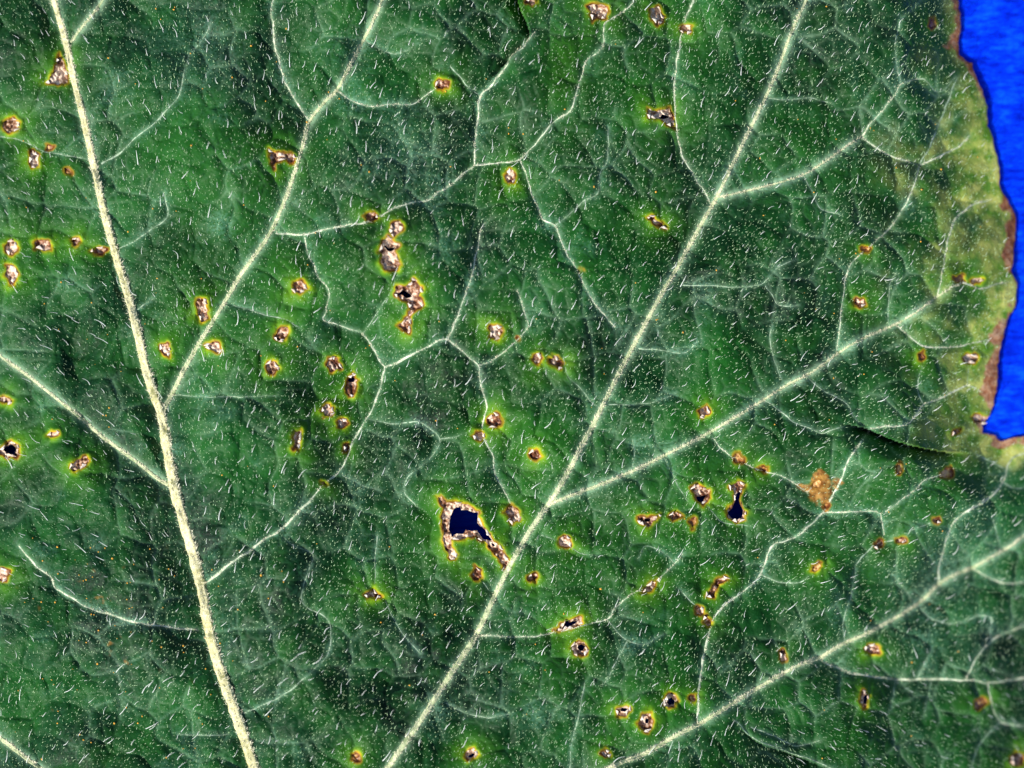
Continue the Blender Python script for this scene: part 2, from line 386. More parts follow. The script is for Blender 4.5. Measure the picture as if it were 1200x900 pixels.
V_(2, 2.2, 1.6, (964, 601), (1000, 600), (1029, 600), (1034, 613), (1035, 628)); V_(3, 2, 1.5, (1003, 662), (1015, 648), (1030, 636), (1058, 630), (1072, 620), (1098, 610), (1113, 603))
V_(2, 2.4, 3, (1238, 516), (1200, 531), (1188, 537), (1180, 546), (1177, 562), (1166, 578), (1146, 592), (1130, 602), (1116, 615), (1108, 636), (1101, 660), (1099, 685)); V_(3, 2, 1.5, (1178, 549), (1160, 540), (1142, 531)); V_(3, 2, 1.5, (1176, 566), (1190, 572), (1210, 568))
V_(2, 2.2, 1.6, (1038, 600), (1056, 585), (1071, 575), (1083, 563), (1098, 558), (1116, 550)); V_(3, 2, 1.6, (1164, 608), (1168, 625), (1172, 644)); V_(2, 2.4, 1.8, (1140, 666), (1160, 677), (1178, 684), (1205, 682))
V_(2, 3.2, 2.4, (958, 771), (975, 780), (1000, 789), (1025, 793), (1055, 797), (1090, 796), (1130, 797), (1160, 800), (1185, 797), (1230, 788)); V_(2, 2.2, 1.8, (1131, 796), (1145, 771), (1160, 753), (1176, 743), (1210, 730))
V_(3, 2, 1.6, (1162, 751), (1160, 738), (1162, 725), (1146, 722), (1128, 729), (1115, 731), (1090, 725), (1076, 708)); V_(2, 2, 1.8, (1158, 800), (1161, 818), (1173, 846), (1215, 853)); V_(3, 2.2, 1.6, (1173, 847), (1160, 858), (1146, 875), (1137, 905))
V_(3, 2, 1.4, (893, 673), (910, 681), (935, 683), (950, 674)); V_(3, 1.8, 1.2, (990, 752), (988, 730), (997, 700), (1003, 662)); V_(3, 1.8, 1.2, (1070, 705), (1060, 690), (1045, 672)); V_(3, 1.8, 1.2, (1050, 797), (1047, 815), (1044, 830)); V_(3, 1.8, 1.2, (1092, 797), (1088, 815), (1082, 840)); V_(3, 1.8, 1.2, (1075, 794), (1085, 775), (1092, 760))
V_(3, 3, 2, (862, 845), (885, 866), (920, 880), (950, 890), (985, 905)); V_(3, 2.4, 1.8, (880, 852), (905, 862), (932, 874), (962, 868)); V_(3, 1.8, 1.2, (920, 785), (917, 765), (905, 750)); V_(3, 1.7, 1.2, (818, 712), (805, 700), (796, 690)); V_(3, 1.8, 1.4, (818, 578), (835, 600), (848, 612), (880, 617))
# the rest of the leaf, outside the photograph
for p in ([(40, -80), (-80, -180), (-220, -400), (-300, -600)], [(0, -210), (150, -380), (280, -560)],
          [(600, 955), (760, 1010), (960, 1070)], [(-250, 690), (-400, 640), (-530, 480)]):
    V_(1, 5, 2, *p)

def ell(x, y, a, b, r=0.0, seed=0):
    t = np.linspace(0, 2 * math.pi, 15)[:-1]
    k = 1 + 0.45 * (hash2(np.arange(14), np.full(14, int(x)), seed + int(y)) - 0.5)
    X = a * k * np.cos(t); Y = b * k * np.sin(t); r = math.radians(r)
    return list(zip(x + X * math.cos(r) - Y * math.sin(r), y + X * math.sin(r) + Y * math.cos(r)))

# spots: (outline, material, halo in pixels, [holes], label or None)
SPOTS = []
def S_(poly, m='P', halo_glow=9, holes=(), label=None, hk=1.0): SPOTS.append((poly, m, halo_glow, list(holes), label, hk))
S_([(70, 62), (77, 78), (80, 97), (68, 100), (54, 98), (62, 84)], 'P', 11)
S_(ell(13, 147, 10, 8), 'P', 10); S_(ell(41, 187, 6, 11), 'P', 10); S_(ell(58, 172, 5, 4), 'O', 4, hk=.6); S_(ell(80, 201, 6, 4, 30), 'O', 5, hk=.6)
S_([(314, 173), (322, 177), (346, 181), (344, 192), (331, 187), (324, 190), (322, 200), (317, 188)], 'P', 8, [], 'white shredded spot beside a side vein')
S_(ell(13, 291, 8, 9), 'P', 10); S_(ell(50, 287, 11, 7, 15), 'B', 8); S_(ell(89, 283, 7, 5, -15), 'B', 6); S_(ell(116, 294, 11, 4), 'P', 5); S_(ell(13, 321, 8, 12, -20), 'P', 11)
S_([(229, 350), (240, 349), (243, 360), (246, 374), (236, 379), (231, 368)], 'P', 11); S_(ell(194, 410, 6, 9), 'P', 9); S_(ell(251, 406, 10, 7, 25), 'P', 10)
S_(ell(350, 337, 8, 8), 'B', 12); S_(ell(331, 392, 7, 10, 25), 'B', 10); S_(ell(319, 430, 8, 8), 'P', 11); S_(ell(391, 428, 8, 9), 'B', 8)
S_(ell(412, 450, 8, 12), 'B', 12, [ell(411, 445, 4.2, 3.4)]); S_(ell(384, 482, 7, 8), 'B', 12); S_(ell(401, 496, 7, 6), 'P', 9); S_(ell(348, 515, 6, 13, 10), 'P', 10)
S_(ell(6, 469, 9, 5, 15), 'P', 8); S_(ell(62, 509, 7, 4.5), 'P', 8); S_(ell(11, 527, 11, 10), 'P', 12, [ell(11, 527, 7, 5.5, 20)], 'round pale spot with a dark hole worn through'); S_(ell(94, 543, 13, 6.5, -32), 'P', 10)
S_(ell(406, 525, 4, 6), 'B', 6); S_(ell(0, 673, 12, 8), 'B', 9); S_(ell(436, 254, 9, 5.5), 'B', 7)
S_(ell(465, 268, 8, 10, 15), 'B', 5, [], 'oval spot with a grey centre and brown ring')
S_([(449, 281), (455, 277), (464, 283), (470, 287), (464, 293), (467, 302), (470, 310), (464, 318), (452, 317), (446, 309), (448, 300), (443, 296), (446, 287)], 'P', 10,
   [[(450, 285), (455, 290), (464, 290), (460, 294), (455, 295), (451, 290)]], 'ragged pale spot split by a dark tear')
S_([(463, 333), (478, 334), (485, 326), (495, 335), (493, 346), (497, 358), (490, 362), (482, 372), (481, 391), (471, 388), (464, 381), (474, 374), (480, 362), (477, 353), (468, 352), (462, 343)], 'B', 10,
   [[(465, 345), (472, 339), (481, 345), (483, 348), (476, 350), (471, 346)]], 'long brown torn spot with a black hole at its upper end')
S_(ell(580, 388, 8, 8), 'P', 12); S_(ell(630, 420, 5.5, 7, 25), 'P', 11); S_(ell(651, 424, 9, 6.5, 30), 'B', 10); S_(ell(580, 492, 9, 8), 'B', 11); S_(ell(562, 511, 6.5, 6.5), 'P', 8); S_(ell(627, 532, 8, 7), 'B', 11)
HOLE = [(533, 595), (539, 594), (541, 598), (548, 598), (554, 600), (560, 601), (560, 613), (563, 617), (568, 620), (572, 627), (577, 633), (572, 633), (565, 632), (563, 627), (559, 621), (554, 623),
        (546, 621), (542, 626), (536, 625), (529, 629), (526, 621), (527, 612), (529, 602)]
S_([(512, 582), (516, 580), (524, 588), (538, 588), (552, 592), (561, 599), (563, 611), (570, 619), (579, 633), (587, 639), (593, 652), (600, 661), (596, 668), (589, 665), (582, 655), (578, 648),
    (571, 641), (571, 636), (564, 634), (558, 628), (552, 630), (544, 632), (530, 633), (531, 641), (536, 651), (533, 656), (527, 656), (523, 647), (518, 634), (519, 622), (517, 605), (521, 597), (514, 589)],
   'P', 10, [HOLE, [(575, 636), (579, 638), (581, 642), (577, 640)]], 'large torn hole with ragged brown papery rim showing the blue cloth')
S_([(590, 600), (600, 590), (608, 600), (610, 608), (603, 613), (598, 615), (596, 606)], 'P', 9); S_(ell(559, 672, 6, 8, -20), 'B', 8); S_(ell(662, 634, 9, 7, 30), 'P', 9); S_(ell(624, 677, 6, 6), 'B', 9)
S_([(426, 697), (438, 690), (448, 699), (440, 701), (430, 701)], 'B', 11)
S_([(649, 739), (661, 727), (682, 722), (684, 730), (676, 734), (664, 737), (654, 741)], 'P', 8, [[(660, 733), (663, 725), (667, 729), (678, 727), (670, 733), (658, 738)]], 'lens-shaped spot with a long black tear')
S_(ell(680, 760, 10, 9), 'P', 8, [ell(681, 760, 4.5, 4)]); S_(ell(552, 884, 8, 6, -25), 'P', 8, [ell(552, 885, 4.5, 2.2, -30)]); S_(ell(418, 888, 6, 6), 'O', 7); S_(ell(730, 833, 9, 6.5, -20), 'P', 8, [ell(731, 832, 4, 2.2, 10)])
S_(ell(757, 847, 9, 12), 'B', 9, [ell(758, 845, 2.6, 3.2)]); S_(ell(786, 821, 8, 8), 'P', 6, [ell(786, 822, 5, 4.2)], 'pale ringed spot eaten through to a black hole'); S_(ell(710, 883, 5, 5), 'P', 7)
S_([(751, 694), (764, 681), (770, 680), (769, 688), (760, 694)], 'P', 8); S_([(746, 606), (760, 605), (774, 602), (770, 611), (759, 619), (749, 612)], 'B', 8, [ell(758, 610, 3, 2)]); S_(ell(791, 604, 8, 5), 'B', 6)
S_([(808, 570), (818, 567), (832, 573), (833, 583), (823, 593), (816, 586)], 'B', 9, [[(816, 582), (828, 580), (822, 589), (818, 588)]]); S_(ell(812, 612, 4.5, 8, 10), 'O', 6)
S_([(854, 570), (866, 562), (874, 568), (868, 578), (867, 586), (874, 598), (872, 609), (862, 612), (853, 608), (851, 599), (859, 588), (860, 578)], 'B', 7,
   [[(864, 577), (869, 576), (868, 588), (871, 599), (869, 608), (858, 608), (853, 601), (860, 592)]], 'narrow keyhole-shaped black hole under a brown scab')
S_(ell(865, 537, 9, 4.5, 38), 'O', 7); S_(ell(894, 549, 6, 4.5), 'O', 6)
S_([(850, 675), (840, 679), (832, 690), (826, 699), (836, 702), (841, 692), (843, 685), (855, 679)], 'B', 7); S_(ell(820, 716, 6, 6), 'B', 6); S_(ell(829, 727, 5, 8, -25), 'B', 6)
S_(ell(958, 567, 6, 4.5, -20), 'O', 5, [], 'flat rusty orange blotch', hk=.5); S_(ell(969, 592, 3, 5), 'O', 4, hk=.4)
S_(ell(1054, 548, 3, 7), 'O', 3, hk=.6); S_([(817, 481), (828, 474), (834, 484), (823, 490)], 'P', 8); S_(ell(1008, 355, 5.5, 6), 'B', 9); S_(ell(1080, 418, 4, 6), 'O', 6); S_(ell(1137, 420, 9, 7), 'P', 10)
S_(ell(1125, 327, 7, 5), 'O', 7); S_(ell(1144, 329, 8, 4.5, -20), 'B', 6); S_(ell(1110, 553, 6, 8, 40), 'O', 8, hk=.7); S_(ell(1030, 637, 6, 5, -30), 'B', 6, hk=.7); S_(ell(1056, 633, 6, 4.5), 'B', 6, hk=.7); S_(ell(1097, 610, 4.5, 3.5), 'B', 4, hk=.6)
S_(ell(958, 665, 8, 4, -45), 'O', 6); S_(ell(1023, 761, 9, 7), 'B', 7); S_(ell(1013, 820, 6, 10), 'B', 5, [ell(1014.5, 820, 2.6, 6.5, 8)], 'upright brown spot slit by a narrow black hole'); S_(ell(1150, 824, 8, 6, -25), 'O', 9, hk=.8)
S_(ell(917, 768, 4, 9, -10), 'B', 6, hk=.7); S_(ell(812, 819, 5, 5), 'O', 6); S_([(757, 254), (763, 253), (781, 265), (779, 270), (768, 264)], 'P', 9); S_(ell(598, 206, 6.5, 8.5), 'P', 11)
S_([(758, 125), (767, 130), (784, 125), (789, 136), (792, 151), (782, 146), (772, 139), (760, 138)], 'P', 9, [[(772, 138), (777, 134), (785, 137), (778, 140)]]); S_([(688, 6), (700, 4), (713, 7), (711, 23), (701, 21), (694, 27), (691, 15)], 'P', 10)
S_(ell(770, 17, 8, 12, -25), 'P', 9); S_(ell(804, 33, 7, 6), 'P', 7, [], 'small bright white scar'); S_(ell(519, 99, 7, 7, 30), 'B', 9); S_(ell(1014, 292, 7, 4, -20), 'O', 5); S_(ell(1194, 890, 9, 7), 'B', 9); S_(ell(623, 2, 7, 4), 'B', 7)
S_(ell(1148, 491, 9, 6, 25), 'B', 8); S_(ell(1121, 506, 6, 3, -30), 'B', 6); S_(ell(681, 316, 2.6, 2.6), 'O', 3, hk=.5); S_(ell(608, 397, 2.6, 2.2), 'O', 3, hk=.5); S_(ell(380, 566, 4, 3), 'O', 5); S_(ell(1093, 27, 4, 6), 'O', 5, hk=.5)

# ---------------------------------------------------------------- leaf surface (height field, mm)
def axis(a, b, lo, hi, step, grow=1.12, big=16):
    mid_ = list(np.arange(lo, hi + step, step))
    l, s = [], step
    x = lo
    while x > a: s = min(big, s * grow); x -= s; l.append(x)
    r, s = [], step
    x = mid_[-1]
    while x < b: s = min(big, s * grow); x += s; r.append(x)
    return np.array(l[::-1] + mid_ + r)

US = axis(-660, 1400, -25, 1225, 1.5)
VS = axis(-980, 1150, -25, 925, 1.5)
U, V = np.meshgrid(US, VS)

def win(x0, x1, y0, y1):
    i0, i1 = np.searchsorted(US, [x0, x1]); j0, j1 = np.searchsorted(VS, [y0, y1])
    return slice(max(j0 - 1, 0), j1 + 1), slice(max(i0 - 1, 0), i1 + 1)

def dist_lines(lines, R):
    d = np.full(U.shape, R * R, float)
    for P in lines:
        for a, b in zip(P[:-1], P[1:]):
            w = win(min(a[0], b[0]) - R, max(a[0], b[0]) + R, min(a[1], b[1]) - R, max(a[1], b[1]) + R)
            u, v = U[w], V[w]
            if u.size == 0: continue
            e = b - a; L = e @ e + 1e-9
            t = np.clip(((u - a[0]) * e[0] + (v - a[1]) * e[1]) / L, 0, 1)
            d[w] = np.minimum(d[w], (u - a[0] - e[0] * t) ** 2 + (v - a[1] - e[1] * t) ** 2)
    return np.sqrt(d)

curves = []
for k, (p, w0, w1, kind) in enumerate(VEINS):
    c = catmull(p, 3.0)
    if kind >= 2:
        c[1:-1, 0] += 1.9 * vnoise(c[1:-1, 0], c[1:-1, 1], 9, 40 + k); c[1:-1, 1] += 1.9 * vnoise(c[1:-1, 0], c[1:-1, 1], 9, 90 + k)
    curves.append(c)
coarse = lambda c, n: np.vstack([c[::n], c[-1:]])
d_major = dist_lines([coarse(c, 8) for c, q in zip(curves, VEINS) if q[3] <= 1], 110)
d_mid = dist_lines([coarse(c, 4) for c, q in zip(curves, VEINS) if q[3] == 2], 45)
d_faint = dist_lines([coarse(c, 3) for c, q in zip(curves, VEINS) if q[3] == 3], 30)

# signed distance to the outline: positive inside
d_out = dist_lines([np.vstack([OUTLINE, OUTLINE[:1]])], 90)
inside = np.zeros(U.shape, bool)
for a, b in zip(OUTLINE, np.roll(OUTLINE, -1, 0)):
    if a[1] == b[1]: continue
    j0, j1 = np.searchsorted(VS, [min(a[1], b[1]), max(a[1], b[1])])
    if j1 > j0:
        xs = (b[0] - a[0]) * (VS[j0:j1] - a[1]) / (b[1] - a[1]) + a[0]
        inside[j0:j1] ^= US[None, :] < xs[:, None]
F_out = np.where(inside, d_out, -d_out)

def crease(line, up, dn, Lu, Ld, e0, e1):
    """a fold: the ground on the left of the line (seen along it) stands up, the right side dips under it"""
    P = catmull(line, 4.0); n = len(P)
    best = np.full(U.shape, 1e9); sgn = np.zeros(U.shape); tt = np.zeros(U.shape)
    w = win(P[:, 0].min() - 80, P[:, 0].max() + 80, P[:, 1].min() - 80, P[:, 1].max() + 80)
    u, v = U[w], V[w]; bb = best[w]; ss = sgn[w]; t_ = tt[w]
    for i, (a, b) in enumerate(zip(P[:-1], P[1:])):
        e = b - a; L = e @ e
        t = np.clip(((u - a[0]) * e[0] + (v - a[1]) * e[1]) / L, 0, 1)
        d = np.hypot(u - a[0] - e[0] * t, v - a[1] - e[1] * t)
        m = d < bb
        bb[m] = d[m]; ss[m] = np.sign(e[0] * (v - a[1]) - e[1] * (u - a[0]))[m]; t_[m] = ((i + t) / (n - 1))[m]
    env = smooth(t_ / e0) * smooth((1 - t_) / e1)
    h = np.zeros(U.shape)
    h[w] = env * np.where(ss < 0, up * np.exp(-bb / Lu), -dn * np.exp(-bb / Ld))
    return h

def worley(u, v, sc, seed):
    x = u / sc; y = v / sc; ix = np.floor(x); iy = np.floor(y)
    f1 = np.full(u.shape, 9.0); f2 = np.full(u.shape, 9.0)
    for a in (-1, 0, 1):
        for b in (-1, 0, 1):
            px = ix + a + 0.1 + 0.8 * hash2(ix + a, iy + b, seed); py = iy + b + 0.1 + 0.8 * hash2(ix + a, iy + b, seed + 31)
            d = np.hypot(x - px, y - py)
            f2 = np.minimum(f2, np.maximum(f1, d)); f1 = np.minimum(f1, d)
    return (f2 - f1) * sc * 0.6
wu = U + 14 * vnoise(U, V, 30, 401); wv = V + 14 * vnoise(U, V, 30, 402)
net1 = worley(wu, wv, 46.0, 410); net2 = worley(wu + 3 * vnoise(U, V, 8, 403), wv + 3 * vnoise(U, V, 8, 404), 17.0, 420)
u_ = (U - 600) / 600; v_ = (V - 450) / 450
def broad(u_, v_):
    h = 0.3 - 4.2 * np.clip(u_, 0, 1.5) ** 2.0 - 3.2 * np.clip(-u_, 0, 2.0) ** 2.4 - 0.4 * np.clip(-v_, 0, 2) ** 2 + 2.6 * np.clip(v_ - 0.25, 0, 1.2) ** 2
    return h - 3.0 * smooth((u_ + v_ - 0.5) / 2.6) - 8.5 * smooth((u_ - 0.25) / 1.2) * smooth((v_ - 0.05) / 0.7) - 0.8 * smooth((v_ - u_ - 0.9) / 2.0)
def drop(u): return 1.5 + 0.8 * smooth((1150 - u) / 200)
BR = broad(u_, v_)
H = BR.copy()
H += 1.25 * (1 - np.exp(-d_major / 34)) - 0.5
H += 0.34 * (1 - np.exp(-net1 / 6)) + 0.12 * (1 - np.exp(-net2 / 3))
H += 0.70 * (1 - np.exp(-d_mid / 14)) + 0.32 * (1 - np.exp(-d_faint / 9))
H += 2.5 * fbm(U, V, 150, 5, 2) * smooth(d_major / 60) + 1.25 * vnoise(U, V, 48, 11) + 0.46 * vnoise(U, V, 22, 12)
H += 0.10 * vnoise(U, V, 9, 13) + 0.025 * vnoise(U, V, 4.5, 14)
H += 0.45 * np.sin((U * 0.95 - V * 0.25) / 13.0 + 2 * vnoise(U, V, 60, 19)) * np.exp(-((U - 90) / 65) ** 2 - ((V - 420) / 110) ** 2) * smooth(d_major / 40)
H += crease([(985, 496), (1005, 500), (1020, 504), (1040, 513), (1060, 520), (1095, 528), (1122, 531), (1145, 529)], 0.35, 2.9, 60, 12, .22, .30)
H += 0.5 * np.exp(-((U - 1045) / 60) ** 2 - ((V - 530) / 50) ** 2)
H += crease([(560, 112), (585, 84), (604, 62), (621, 44), (617, 26), (609, 8), (603, -20), (600, -50)][::-1], 0.9, 2.2, 24, 12, .10, .45)
H += crease([(985, 905), (950, 892), (920, 881), (885, 868), (860, 845)][::-1], 0.35, 0.5, 18, 14, .3, .3)
# the margin cups and frays downward to the cloth
edge = np.exp(-np.clip(F_out, 0, 90) / 16)
CLOTH = BR - drop(U)
right = smooth((U - 1000) / 120) * smooth((740 - V) / 170)
H -= edge * 0.5 * (0.6 + 1.6 * vnoise(U, V, 40, 33))
k_ = (np.exp(-np.clip(F_out, 0, 89) / 62) * smooth((89 - F_out) / 40) * right)
H = H * (1 - k_) + (CLOTH + 0.14 + 0.45 * (vnoise(U, V, 34, 34) + 0.3).clip(0, 1)) * k_
H = np.maximum(H, CLOTH + 0.42 - 0.32 * k_)

def samp(A, u, v):
    u = np.asarray(u, float); v = np.asarray(v, float)
    i = np.clip(np.searchsorted(US, u) - 1, 0, len(US) - 2); j = np.clip(np.searchsorted(VS, v) - 1, 0, len(VS) - 2)
    fx = np.clip((u - US[i]) / (US[i + 1] - US[i]), 0, 1); fy = np.clip((v - VS[j]) / (VS[j + 1] - VS[j]), 0, 1)
    return (A[j, i] * (1 - fx) + A[j, i + 1] * fx) * (1 - fy) + (A[j + 1, i] * (1 - fx) + A[j + 1, i + 1] * fx) * fy

# ---------------------------------------------------------------- the cloth it lies on
cn = 160
cx = np.linspace(-0.16, 0.16, cn); CX, CY = np.meshgrid(cx, cx)
CZ = 0.001 * (broad((CX / S) / 600, -(CY / S) / 450) - drop(CX / S + 600)) 
ci = np.arange(cn * cn).reshape(cn, cn)
cloth = mesh_object('blue_cloth', np.stack([CX, CY, CZ], -1).reshape(-1, 3),
                    np.stack([ci[:-1, :-1], ci[:-1, 1:], ci[1:, 1:], ci[1:, :-1]], -1).reshape(-1, 4), M_CLOTH)
cloth['kind'] = 'structure'

def hairs(base, tip, mid_, r, seg, name, mat, parent):
    """tapered three-sided curved hairs; base, mid, tip are (n,3) points"""
    n = len(base)
    ts = np.linspace(0, 1, seg + 1)
    rings = []
    d = tip - base; d /= np.linalg.norm(d, axis=1)[:, None] + 1e-12
    a = np.cross(d, np.array([0.0, 0.0, 1.0])); a /= np.linalg.norm(a, axis=1)[:, None] + 1e-9
    b = np.cross(a, d)
    for t in ts:
        c = base * (1 - t) ** 2 + 2 * mid_ * t * (1 - t) + tip * t * t
        rr = (r * (1 - 0.75 * t))[:, None]
        rings.append(np.stack([c + rr * (a * math.cos(q) + b * math.sin(q)) for q in (0.5, 2.6, 4.7)], 1))
    R = np.stack(rings, 1)                       # n, seg+1, 3, 3
    vid = np.arange(n * (seg + 1) * 3).reshape(n, seg + 1, 3)
    q = np.stack([vid[:, :-1, :], np.roll(vid, -1, 2)[:, :-1, :], np.roll(vid, -1, 2)[:, 1:, :], vid[:, 1:, :]], -1).reshape(-1, 4)
    o = mesh_object(name, R.reshape(-1, 3), q, mat, parent)
    o['kind'] = 'stuff'
    return o

# loose fibres of the felt
nf = 22000
fx = rng.uniform(-0.052, 0.07, nf); fy = rng.uniform(-0.045, 0.045, nf)
k = rng.random(nf) < 0.6; fx[k] = rng.uniform(0.036, 0.062, k.sum())
ang = np.radians(38) + rng.normal(0, 0.5, nf); ln = rng.uniform(0.0008, 0.0024, nf)
fb = np.stack([fx, fy, 0.001 * (broad((fx / S) / 600, -(fy / S) / 450) - drop(fx / S + 600) + 0.03)], -1)
ft = fb + np.stack([np.cos(ang) * ln, np.sin(ang) * ln, rng.uniform(0.0, 0.00006, nf)], -1)
fm = (fb + ft) / 2 + np.stack([rng.normal(0, 2e-4, nf), rng.normal(0, 2e-4, nf), np.full(nf, 3e-5)], -1)
hairs(fb, ft, fm, np.full(nf, 1.5e-5), 2, 'felt_fibres', M_CLOTH, cloth)

# ---------------------------------------------------------------- the leaf
leaf = bpy.data.objects.new('leaf', None)
COL.objects.link(leaf)
leaf.location = tuple(world_pos(355.0, 1085.0, -2.0)); leaf.empty_display_size = 0.01
leaf['label'] = 'hairy dark green leaf with pale veins, yellow-ringed brown spots and torn holes on blue cloth'
leaf['category'] = 'leaf'
bpy.context.view_layer.update()
LEAF_INV = leaf.matrix_world.inverted()
def to_leaf(o):
    o.parent = leaf; o.matrix_parent_inverse = LEAF_INV; return o

wide_glow = np.zeros(U.shape); halo_glow = np.zeros(U.shape); rim = np.zeros(U.shape); Fcut = np.full(U.shape, 50.0); sd_all = np.full(U.shape, 60.0)
spots = []
for i, (poly, m, hr, holes, label, hk) in enumerate(SPOTS):
    P = np.array(poly, float)
    Pj = jag(P, 1.5, 200 + i, 2.0)
    Hj = [jag(h, 0.7, 300 + i, 2.0) for h in holes]
    R = 5.2 * hr + 18
    w = win(P[:, 0].min() - R, P[:, 0].max() + R, P[:, 1].min() - R, P[:, 1].max() + R)
    u, v = U[w], V[w]
    sd = poly_sd(u, v, Pj)
    wob = 1 + 0.9 * vnoise(u, v, 12, 60 + i)
    o = np.clip(sd, 0, None)
    halo_glow[w] = np.maximum(halo_glow[w], hk * np.exp(-(o / (hr * wob * 0.95)) ** 0.9) * (0.80 + 0.62 * vnoise(u, v, 9, 66 + i)).clip(0.3, 1))
    wide_glow[w] = np.maximum(wide_glow[w], 0.52 * hk * np.exp(-(o / (hr * 2.0 + 7)) ** 1.6))  # diffuse yellowing round each spot, also painting in the brighter lit centre
    thin = 0.8 + 1.5 * (vnoise(u, v, 5, 77 + i) + 0.5)
    rim[w] = np.maximum(rim[w], np.exp(-(o / thin) ** 2) * (0.62 + 1.2 * vnoise(u, v, 6, 87 + i)).clip(0.0, 1))
    Fcut[w] = np.minimum(Fcut[w], sd + 0.9)
    sd_all[w] = np.minimum(sd_all[w], sd)
    H[w] += 0.10 * np.exp(-(np.abs(sd - 2.0) / 3.0) ** 2) - 0.10 * smooth((3.5 - sd) / 5)   # the living rim swells, then sinks
    spots.append((Pj, Hj, m, label))

halo_glow = np.maximum(halo_glow, wide_glow * (0.8 + 0.9 * vnoise(U, V, 20, 222)).clip(0.2, 1.2))
# dead and yellowed margin along the right edge
bandk = np.interp(VS, [-30, 0, 20, 66, 74, 112, 118, 150, 228, 240, 262, 285, 300, 318, 330, 350, 358, 372, 395, 415, 445, 470, 482, 494, 505, 520, 530],
                  [13, 14, 12, 11, 7, 8, 2, 2, 2, 8, 12, 11, 10, 6, 4, 2, 16, 22, 20, 15, 15, 11, 3, 8, 7, 14, 2])
nz = fbm(U, V, 22, 91, 4)
region = ((U > 1040) & (V > -40) & (V < 535))
necro = np.where(region, smooth((bandk[:, None] * (1 + 1.5 * nz) - F_out) / 4.0), 0)
necro = np.maximum(necro, np.where(~region, smooth((2.5 + 6 * nz - F_out) / 2), 0))
ybr = np.interp(VS, [-30, 0, 60, 100, 150, 220, 260, 330, 400, 460, 500, 540, 600], [8, 10, 14, 16, 34, 58, 36, 46, 46, 26, 46, 28, 6])
yellow = np.exp(-(np.clip(F_out, 0, 90) / (ybr[:, None] * (0.55 + 1.9 * (fbm(U, V, 30, 71, 3) + 0.25).clip(0, 1)))) ** 1.6) * smooth((U - 1000) / 110) * smooth((600 - V) / 50)
yellow = np.maximum(yellow, 1.25 * np.exp(-((U - 1128) / 38) ** 2 - ((V - 508) / 22) ** 2))
halo_glow = np.maximum(halo_glow, 0.34 * np.exp(-((U - 665) / 34) ** 2 - ((V - 70) / 75) ** 2))  # lit side of the top fold, painted as brighter green
rust = smooth((fbm(U, V, 10, 120, 3) - 0.50) / 0.2) * 0.5 * np.exp(-((U - 120) / 110) ** 2 - ((V - 740) / 90) ** 2)

w0_ = win(920, 1000, 540, 612)
sdb = poly_sd(U[w0_], V[w0_], [(934, 569), (946, 565), (950, 556), (962, 551), (972, 556), (984, 551), (988, 566), (979, 575), (976, 590), (966, 600), (957, 589), (946, 580)])
rust[w0_] = np.maximum(rust[w0_], 0.85 * smooth((0.5 - sdb + 13 * fbm(U[w0_], V[w0_], 9, 130, 3)) / 5))
d_v = np.minimum(np.minimum(d_mid, d_faint * 1.25), np.clip(d_major - 3, 0, None))
vein_t = np.maximum(np.exp(-d_mid / 1.6), np.exp(-np.clip(d_major - 3, 0, None) / 2.2)); vein_t = np.maximum(vein_t, 0.5 * np.exp(-d_faint / 1.6))
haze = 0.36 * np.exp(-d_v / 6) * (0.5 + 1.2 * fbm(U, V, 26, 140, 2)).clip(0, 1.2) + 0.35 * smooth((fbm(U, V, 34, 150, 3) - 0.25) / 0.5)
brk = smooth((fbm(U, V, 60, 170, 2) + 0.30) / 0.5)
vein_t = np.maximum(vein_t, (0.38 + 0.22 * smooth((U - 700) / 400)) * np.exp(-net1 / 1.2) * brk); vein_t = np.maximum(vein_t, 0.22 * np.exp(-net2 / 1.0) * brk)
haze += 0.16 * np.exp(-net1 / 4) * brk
haze += 0.05 * smooth((700 - U) / 700)  # bluish sky sheen over the left side, painted as haze
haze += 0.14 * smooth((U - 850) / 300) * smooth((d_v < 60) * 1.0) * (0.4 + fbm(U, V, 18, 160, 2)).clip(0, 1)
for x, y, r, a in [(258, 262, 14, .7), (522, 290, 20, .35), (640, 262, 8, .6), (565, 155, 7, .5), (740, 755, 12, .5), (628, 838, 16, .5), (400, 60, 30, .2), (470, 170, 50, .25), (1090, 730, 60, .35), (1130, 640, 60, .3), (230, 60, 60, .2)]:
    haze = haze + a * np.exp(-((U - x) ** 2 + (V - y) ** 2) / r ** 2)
haze = haze * (1 - 0.45 * smooth((U - 950) / 200) * smooth((V - 560) / 200))  # pale haze thinned at lower right to paint that corner's shade
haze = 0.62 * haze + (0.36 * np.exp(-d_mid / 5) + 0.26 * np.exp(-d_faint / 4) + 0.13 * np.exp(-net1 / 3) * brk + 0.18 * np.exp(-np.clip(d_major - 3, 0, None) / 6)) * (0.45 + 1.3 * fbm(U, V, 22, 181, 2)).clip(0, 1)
haze = haze.clip(0, 0.85) * (1 - halo_glow).clip(0, 1)

tissue = np.stack([halo_glow, rim, haze, necro], -1); tint = np.stack([yellow, vein_t, rust, np.ones_like(rust)], -1)
AT = np.concatenate([tissue, tint], -1)
F_blade = np.minimum(F_out, Fcut)
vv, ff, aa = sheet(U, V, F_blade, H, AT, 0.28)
blade = to_leaf(mesh_object('blade', vv, ff, MB, None, None, True, {'tissue': aa[:, :4], 'tint': aa[:, 4:]}))

